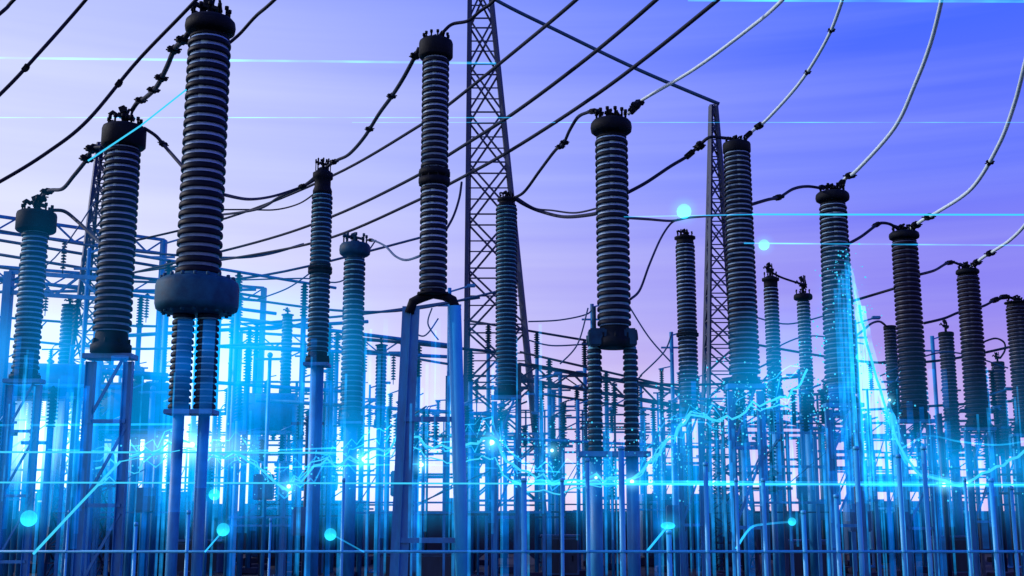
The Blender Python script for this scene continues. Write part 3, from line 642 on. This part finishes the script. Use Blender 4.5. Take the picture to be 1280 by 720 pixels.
# nodes: glowing balls, each in an added halo volume imitating bloom
def glow_volume_mat(name, col, s, power):
    m = bpy.data.materials.new(name); m.use_nodes = True; n, l = m.node_tree.nodes, m.node_tree.links; n.clear()
    o = n.new('ShaderNodeOutputMaterial'); e = n.new('ShaderNodeEmission'); e.inputs[0].default_value = (*col,1)
    tc = n.new('ShaderNodeTexCoord'); g = n.new('ShaderNodeTexGradient'); g.gradient_type = 'SPHERICAL'; l.new(tc.outputs['Object'], g.inputs[0])
    p = n.new('ShaderNodeMath'); p.operation = 'POWER'; l.new(g.outputs['Fac'], p.inputs[0]); p.inputs[1].default_value = power
    q = n.new('ShaderNodeMath'); q.operation = 'MULTIPLY'; l.new(p.outputs[0], q.inputs[0]); q.inputs[1].default_value = s
    l.new(q.outputs[0], e.inputs[1]); l.new(e.outputs[0], o.inputs['Volume']); return m
M['halo'] = glow_volume_mat('luminous_halo', (.02,.55,1), 3.2, 1.6)
M['halo_hot'] = glow_volume_mat('bright_luminous_halo', (.18,.75,1), 7, 2.2)
M['halo_wide'] = glow_volume_mat('wide_added_glow', (.0,.40,1), .42, 1.2)  # this and the next: glow volumes added to brighten patches
M['halo_white'] = glow_volume_mat('white_added_glow', (.45,.8,1), 1.1, 1.4)
def halo(parent, p, rad, mat, squash=(1,1,1)):
    m = MB(); m.ball((0,0,0), 1.05, 16); o = m.build('halo', mat); o.scale = (rad*squash[0], rad*squash[1], rad*squash[2])
    if parent: o.parent = parent
    else: o.location = p
    return o
def node(px, py, Y, r, label, mat='g_node', sq=1.):
    p = P(px, py, Y); m = MB(); m.ball((0,0,0), r*Y/F, 18, sq); o = m.build('light_node', mat); o.location = p; tag(o, label, 'light node', 'glowing nodes on the light threads'); halo(o, p, r*Y/F*(2.4 if mat == 'g_node' else 7), 'halo' if mat == 'g_node' else 'halo_hot')
node(855,264,15,9.5,'large glowing cyan ball above the slim insulator')
node(955,306,16,7,'glowing cyan ball right of the thin mast')
node(36,648,10,10,'glowing ball low at the left edge')
node(279,662,11,8,'glowing ball under the ring tank insulator near the bottom rail')
node(268,618,12,7,'glowing ball just under the long level thread at left')
node(413,668,11,7.5,'glowing ball below the slim dark blue insulator')
node(505,543,14,8.5,'glowing ball beside the left yoke leg')
node(835,657,12,9,'flat glowing disc on a fence post at bottom centre','g_node',.5)
node(990,652,12,5,'small glowing ball above the bottom rail at right')
node(1085,470,16,5,'small glowing ball on the falling side of the peak')
node(1073,446,16,3.5,'tiny glowing ball high on the falling side of the peak')
for i,(px,py,r) in enumerate([(240,556,7),(252,566,4),(455,574,6),(615,553,6),(361,608,5),(527,581,5),(790,602,5),(1180,606,5),(1208,604,4),(745,597,3.5),(690,563,4),(1112,500,3)]):
    node(px,py,15,r*.5,'white hot spark on the glowing signal curve','g_hot')
for (px,py,Y,rad,mt,sq) in [(985,450,16,1.1,'halo_wide',(1,1,.8)),(940,490,16,1.0,'halo_wide',(1.2,1,.6)),(1052,430,17,1.0,'halo_wide',(.5,.6,1.7)),(1095,500,16,.6,'halo_wide',(.6,1,1.6)),
        (1150,570,16,.9,'halo_wide',(1.3,1,.6)),(860,530,17,1.1,'halo_wide',(.8,1,.9)),(240,560,17,.7,'halo_white',(1.8,1,.5)),(130,540,18,1.1,'halo_wide',(1.4,1,.8)),(455,560,16,.8,'halo_wide',(1,1,1)),
        (60,440,22,1.5,'halo_wide',(1.3,1,.7)),(330,430,20,1.8,'halo_wide',(1.3,1,.8)),(615,545,16,.7,'halo_wide',(.6,1,1.6)),(770,595,16,.9,'halo_wide',(1.8,1,.5)),(240,440,19,1.6,'halo_wide',(1,1,1)),(40,550,30,2.2,'halo_white',(1.1,.8,.6)),(185,545,30,1.5,'halo_white',(1,.8,.8)),(1250,580,16,.8,'halo_wide',(1.6,1,.5))]:
    p = P(px,py,Y); o = halo(None, p, rad, mt, sq); o.name = 'added_glow_patch'; tag(o, 'soft patch of added cyan glow among the equipment', 'added_glow', kind='stuff')  # self-lit volumes added for brightness, no source in the yard
sp = MB(); pr2 = random.Random(8)
cl = MB()
for i in range(1500):
    if i < 800: k = pr2.choice(sig); px, py, Y = k[0]+pr2.gauss(0,12), k[1]+pr2.gauss(0,14), k[2]+pr2.uniform(-1,3)
    elif i < 1200: px, py, Y = pr2.gauss(960,70), pr2.gauss(505,28), pr2.uniform(15,19)
    else: px, py, Y = pr2.uniform(640,860), pr2.gauss(570,22), pr2.uniform(15,19)
    p = P(px,py,Y); cl.ball(p, pr2.choice([.4,.6,.8,1.2])*Y/F, 5)
o = cl.build('light_sparks','g_line'); tag(o, 'tiny cyan sparks scattered round the glowing signal curve', 'sparks', kind='stuff')
# light columns: emissive tubes added for the overlay's vertical blue streaks
cr = random.Random(21)
def beam_of_light(px, yt, yb, Y, w):
    p = P(px, yt, Y); z0 = max(.02, P(px, yb, Y).z) if yb else .02
    m = MB(); m.tube([(0,0,0),(0,0,(p.z-z0)*.5),(0,0,p.z-z0)], w/2*Y/F, 8, caps=False); o = m.build('light_streak', 'g_rod2' if w < 5 else 'g_rod'); o.location = (p.x,Y,z0)
    return o
for i in range(190):
    px = cr.uniform(0,1280); Y = cr.uniform(11,19); yt = cr.triangular(390,600,470) if px < 700 else cr.triangular(450,610,540)
    w = cr.choice([2,2,3,3,4,6,8]); grounded = i % 3 == 0
    o = beam_of_light(px, yt, None if grounded else cr.uniform(max(yt+40,560),690), Y, w)
    if grounded: tag(o, 'translucent vertical blue light streak rising from the gravel', 'light streak', 'blue light streaks rising from the gravel')
    else: tag(o, 'translucent vertical blue light streak floating among the supports', 'light streak', 'blue light streaks floating among the supports')
for k in [q for q in sig if 1046 < q[0] < 1150 or 905 < q[0] < 1000]:
    for r_ in range(2 if k[0] > 1046 else 1):
        o = beam_of_light(k[0]+cr.uniform(-3,3), k[1]+cr.uniform(0,12), cr.uniform(585,640), k[2]+cr.uniform(-.3,.3), cr.choice([2,3,4]))
        tag(o, 'fine cyan light streak hanging straight down from the signal curve', 'light streak', 'light streaks hanging under the signal curve')
for px, yt, yb, Y, w in [(232,400,640,11.8,20),(262,400,610,11.9,16),(250,395,560,13.2,34),(150,445,600,14,22),(85,470,640,15,18),(196,450,620,14,14),(545,400,600,14.5,12),(1048,480,640,15,26)]:
    tag(beam_of_light(px,yt,yb,Y,w), 'broad translucent blue glow streak added around a support', 'light streak', 'broad light streaks around the supports')
# emissive volume added over the yard to tint dark parts cyan
added_glow = MB(); added_glow.box((0,26,3.6),(46,22,7.0)); mo = added_glow.build('added_glow_volume','g_rod'); tag(mo, 'added cyan glow volume tinting the equipment between the insulators', 'added_glow', kind='stuff')
mm = bpy.data.materials.new('added_glow_volume'); mm.use_nodes = True; n, l = mm.node_tree.nodes, mm.node_tree.links; n.clear()
out = n.new('ShaderNodeOutputMaterial'); em = n.new('ShaderNodeEmission'); em.inputs[0].default_value = (0,.38,1,1)
tc = n.new('ShaderNodeTexCoord'); sx = n.new('ShaderNodeSeparateXYZ'); l.new(tc.outputs['Object'], sx.inputs[0])
mp = n.new('ShaderNodeMapping'); mp.inputs['Scale'].default_value = (2.6,.5,.22); l.new(tc.outputs['Object'], mp.inputs[0])
nz = n.new('ShaderNodeTexNoise'); nz.inputs['Scale'].default_value = 1.0; nz.inputs['Detail'].default_value = 3; l.new(mp.outputs[0], nz.inputs['Vector'])
def math_(op, a, b=None, clamp=False):
    k = n.new('ShaderNodeMath'); k.operation = op; k.use_clamp = clamp
    for i, v in enumerate((a, b)):
        if v is None: continue
        if isinstance(v, (int, float)): k.inputs[i].default_value = v
        else: l.new(v, k.inputs[i])
    return k.outputs[0]
def mrange(src, a, b, c, d_, smooth=True):
    k = n.new('ShaderNodeMapRange'); k.interpolation_type = 'SMOOTHSTEP' if smooth else 'LINEAR'; l.new(src, k.inputs['Value'])
    for nm, v in zip(('From Min','From Max','To Min','To Max'), (a,b,c,d_)): k.inputs[nm].default_value = v
    return k.outputs[0]
up_ = mrange(sx.outputs['Z'], 1.0, 2.5, 0, 1)
hx = mrange(sx.outputs['X'], -7, 2, 6.6, 4.3)
d = math_('DIVIDE', sx.outputs['Z'], hx); d = math_('SUBTRACT', 1.0, d, True); d = math_('MULTIPLY', math_('POWER', d, 1.2), up_)
nn = math_('SUBTRACT', nz.outputs['Fac'], .44, True); nn = math_('MULTIPLY', nn, 7.5)
xs = mrange(sx.outputs['X'], -6, 3, 1.5, .75)
st = math_('MULTIPLY', math_('MULTIPLY', d, nn), math_('MULTIPLY', xs, .105))
l.new(st, em.inputs[1]); l.new(em.outputs[0], out.inputs['Volume']); mo.data.materials[0] = mm
try: mm.cycles.volume_step_rate = 4
except Exception: pass

# ------------------------------------------------------------------ world, sun
w = bpy.data.worlds.new("World"); sc.world = w; w.use_nodes = True; n, l = w.node_tree.nodes, w.node_tree.links
bg = n['Background']; SUN_EL, SUN_AZ = math.radians(22), math.radians(-82)      # azimuth from +Y, negative = left
sky = n.new('ShaderNodeTexSky'); sky.sky_type = 'NISHITA'; sky.sun_disc = False; sky.sun_elevation = SUN_EL; sky.sun_rotation = SUN_AZ
tc = n.new('ShaderNodeTexCoord'); sx = n.new('ShaderNodeSeparateXYZ'); l.new(tc.outputs['Generated'], sx.inputs[0])
def s2l(c): return tuple(((v/255)/12.92 if v/255 <= .04045 else ((v/255+.055)/1.055)**2.4) for v in c)+(1,)
def ramp(stops):
    r = n.new('ShaderNodeValToRGB'); r.color_ramp.interpolation = 'EASE'
    e = r.color_ramp.elements
    while len(e) < len(stops): e.new(.5)
    for k, (p, c) in enumerate(stops): e[k].position = p; e[k].color = s2l(c)
    l.new(sx.outputs['Z'], r.inputs[0]); return r
left = ramp([(0,(255,240,246)),(.08,(255,247,253)),(.18,(238,238,253)),(.30,(216,222,253)),(.42,(186,196,251)),(1,(80,100,235))])
right = ramp([(0,(226,184,214)),(.08,(190,160,224)),(.18,(140,132,240)),(.28,(100,118,250)),(.42,(58,100,255)),(1,(40,60,190))])
az = n.new('ShaderNodeMath'); az.operation = 'ARCTAN2'; l.new(sx.outputs['X'], az.inputs[0]); l.new(sx.outputs['Y'], az.inputs[1])
mr = n.new('ShaderNodeMapRange'); mr.interpolation_type = 'SMOOTHSTEP'; l.new(az.outputs[0], mr.inputs['Value']); mr.inputs['From Min'].default_value = -.55; mr.inputs['From Max'].default_value = .45
# faint streaks of high cloud
mp = n.new('ShaderNodeMapping'); mp.inputs['Scale'].default_value = (.8,.8,26); l.new(tc.outputs['Generated'], mp.inputs[0])
nz = n.new('ShaderNodeTexNoise'); nz.inputs['Scale'].default_value = 1.8; nz.inputs['Detail'].default_value = 6; l.new(mp.outputs[0], nz.inputs['Vector'])
ad = n.new('ShaderNodeMath'); ad.operation = 'MULTIPLY_ADD'; l.new(nz.outputs['Fac'], ad.inputs[0]); ad.inputs[1].default_value = -.36; 
l.new(mr.outputs[0], ad.inputs[2]); ad2 = n.new('ShaderNodeMath'); ad2.operation = 'ADD'; ad2.use_clamp = True; l.new(ad.outputs[0], ad2.inputs[0]); ad2.inputs[1].default_value = .18
mx = n.new('ShaderNodeMixRGB'); l.new(ad2.outputs[0], mx.inputs[0]); l.new(left.outputs[0], mx.inputs[1]); l.new(right.outputs[0], mx.inputs[2])
sc_ = n.new('ShaderNodeMixRGB'); sc_.blend_type = 'MULTIPLY'; sc_.inputs[0].default_value = 1; l.new(sky.outputs[0], sc_.inputs[1]); sc_.inputs[2].default_value = (.003,.004,.012,1)
a2 = n.new('ShaderNodeMixRGB'); a2.blend_type = 'ADD'; a2.inputs[0].default_value = 1; l.new(mx.outputs[0], a2.inputs[1]); l.new(sc_.outputs[0], a2.inputs[2])
l.new(a2.outputs[0], bg.inputs[0]); bg.inputs[1].default_value = 1.0
sun = bpy.data.objects.new('sun', bpy.data.lights.new('sun', 'SUN')); C.objects.link(sun)
sun.data.energy = 2.0; sun.data.angle = math.radians(.6); sun.data.color = (1,.95,.92)
dirv = Vector((math.sin(SUN_AZ)*math.cos(SUN_EL), math.cos(SUN_AZ)*math.cos(SUN_EL), math.sin(SUN_EL)))
sun.rotation_euler = dirv.to_track_quat('Z','Y').to_euler()

sc.render.engine = 'CYCLES'; cy = sc.cycles; cy.transparent_max_bounces = 48; cy.max_bounces = 5; cy.volume_step_rate = 3; cy.volume_max_steps = 64
vs = sc.view_settings; vs.view_transform = 'Standard'; vs.look = 'None'; vs.exposure = 0; vs.gamma = 1; vs.use_curve_mapping = False
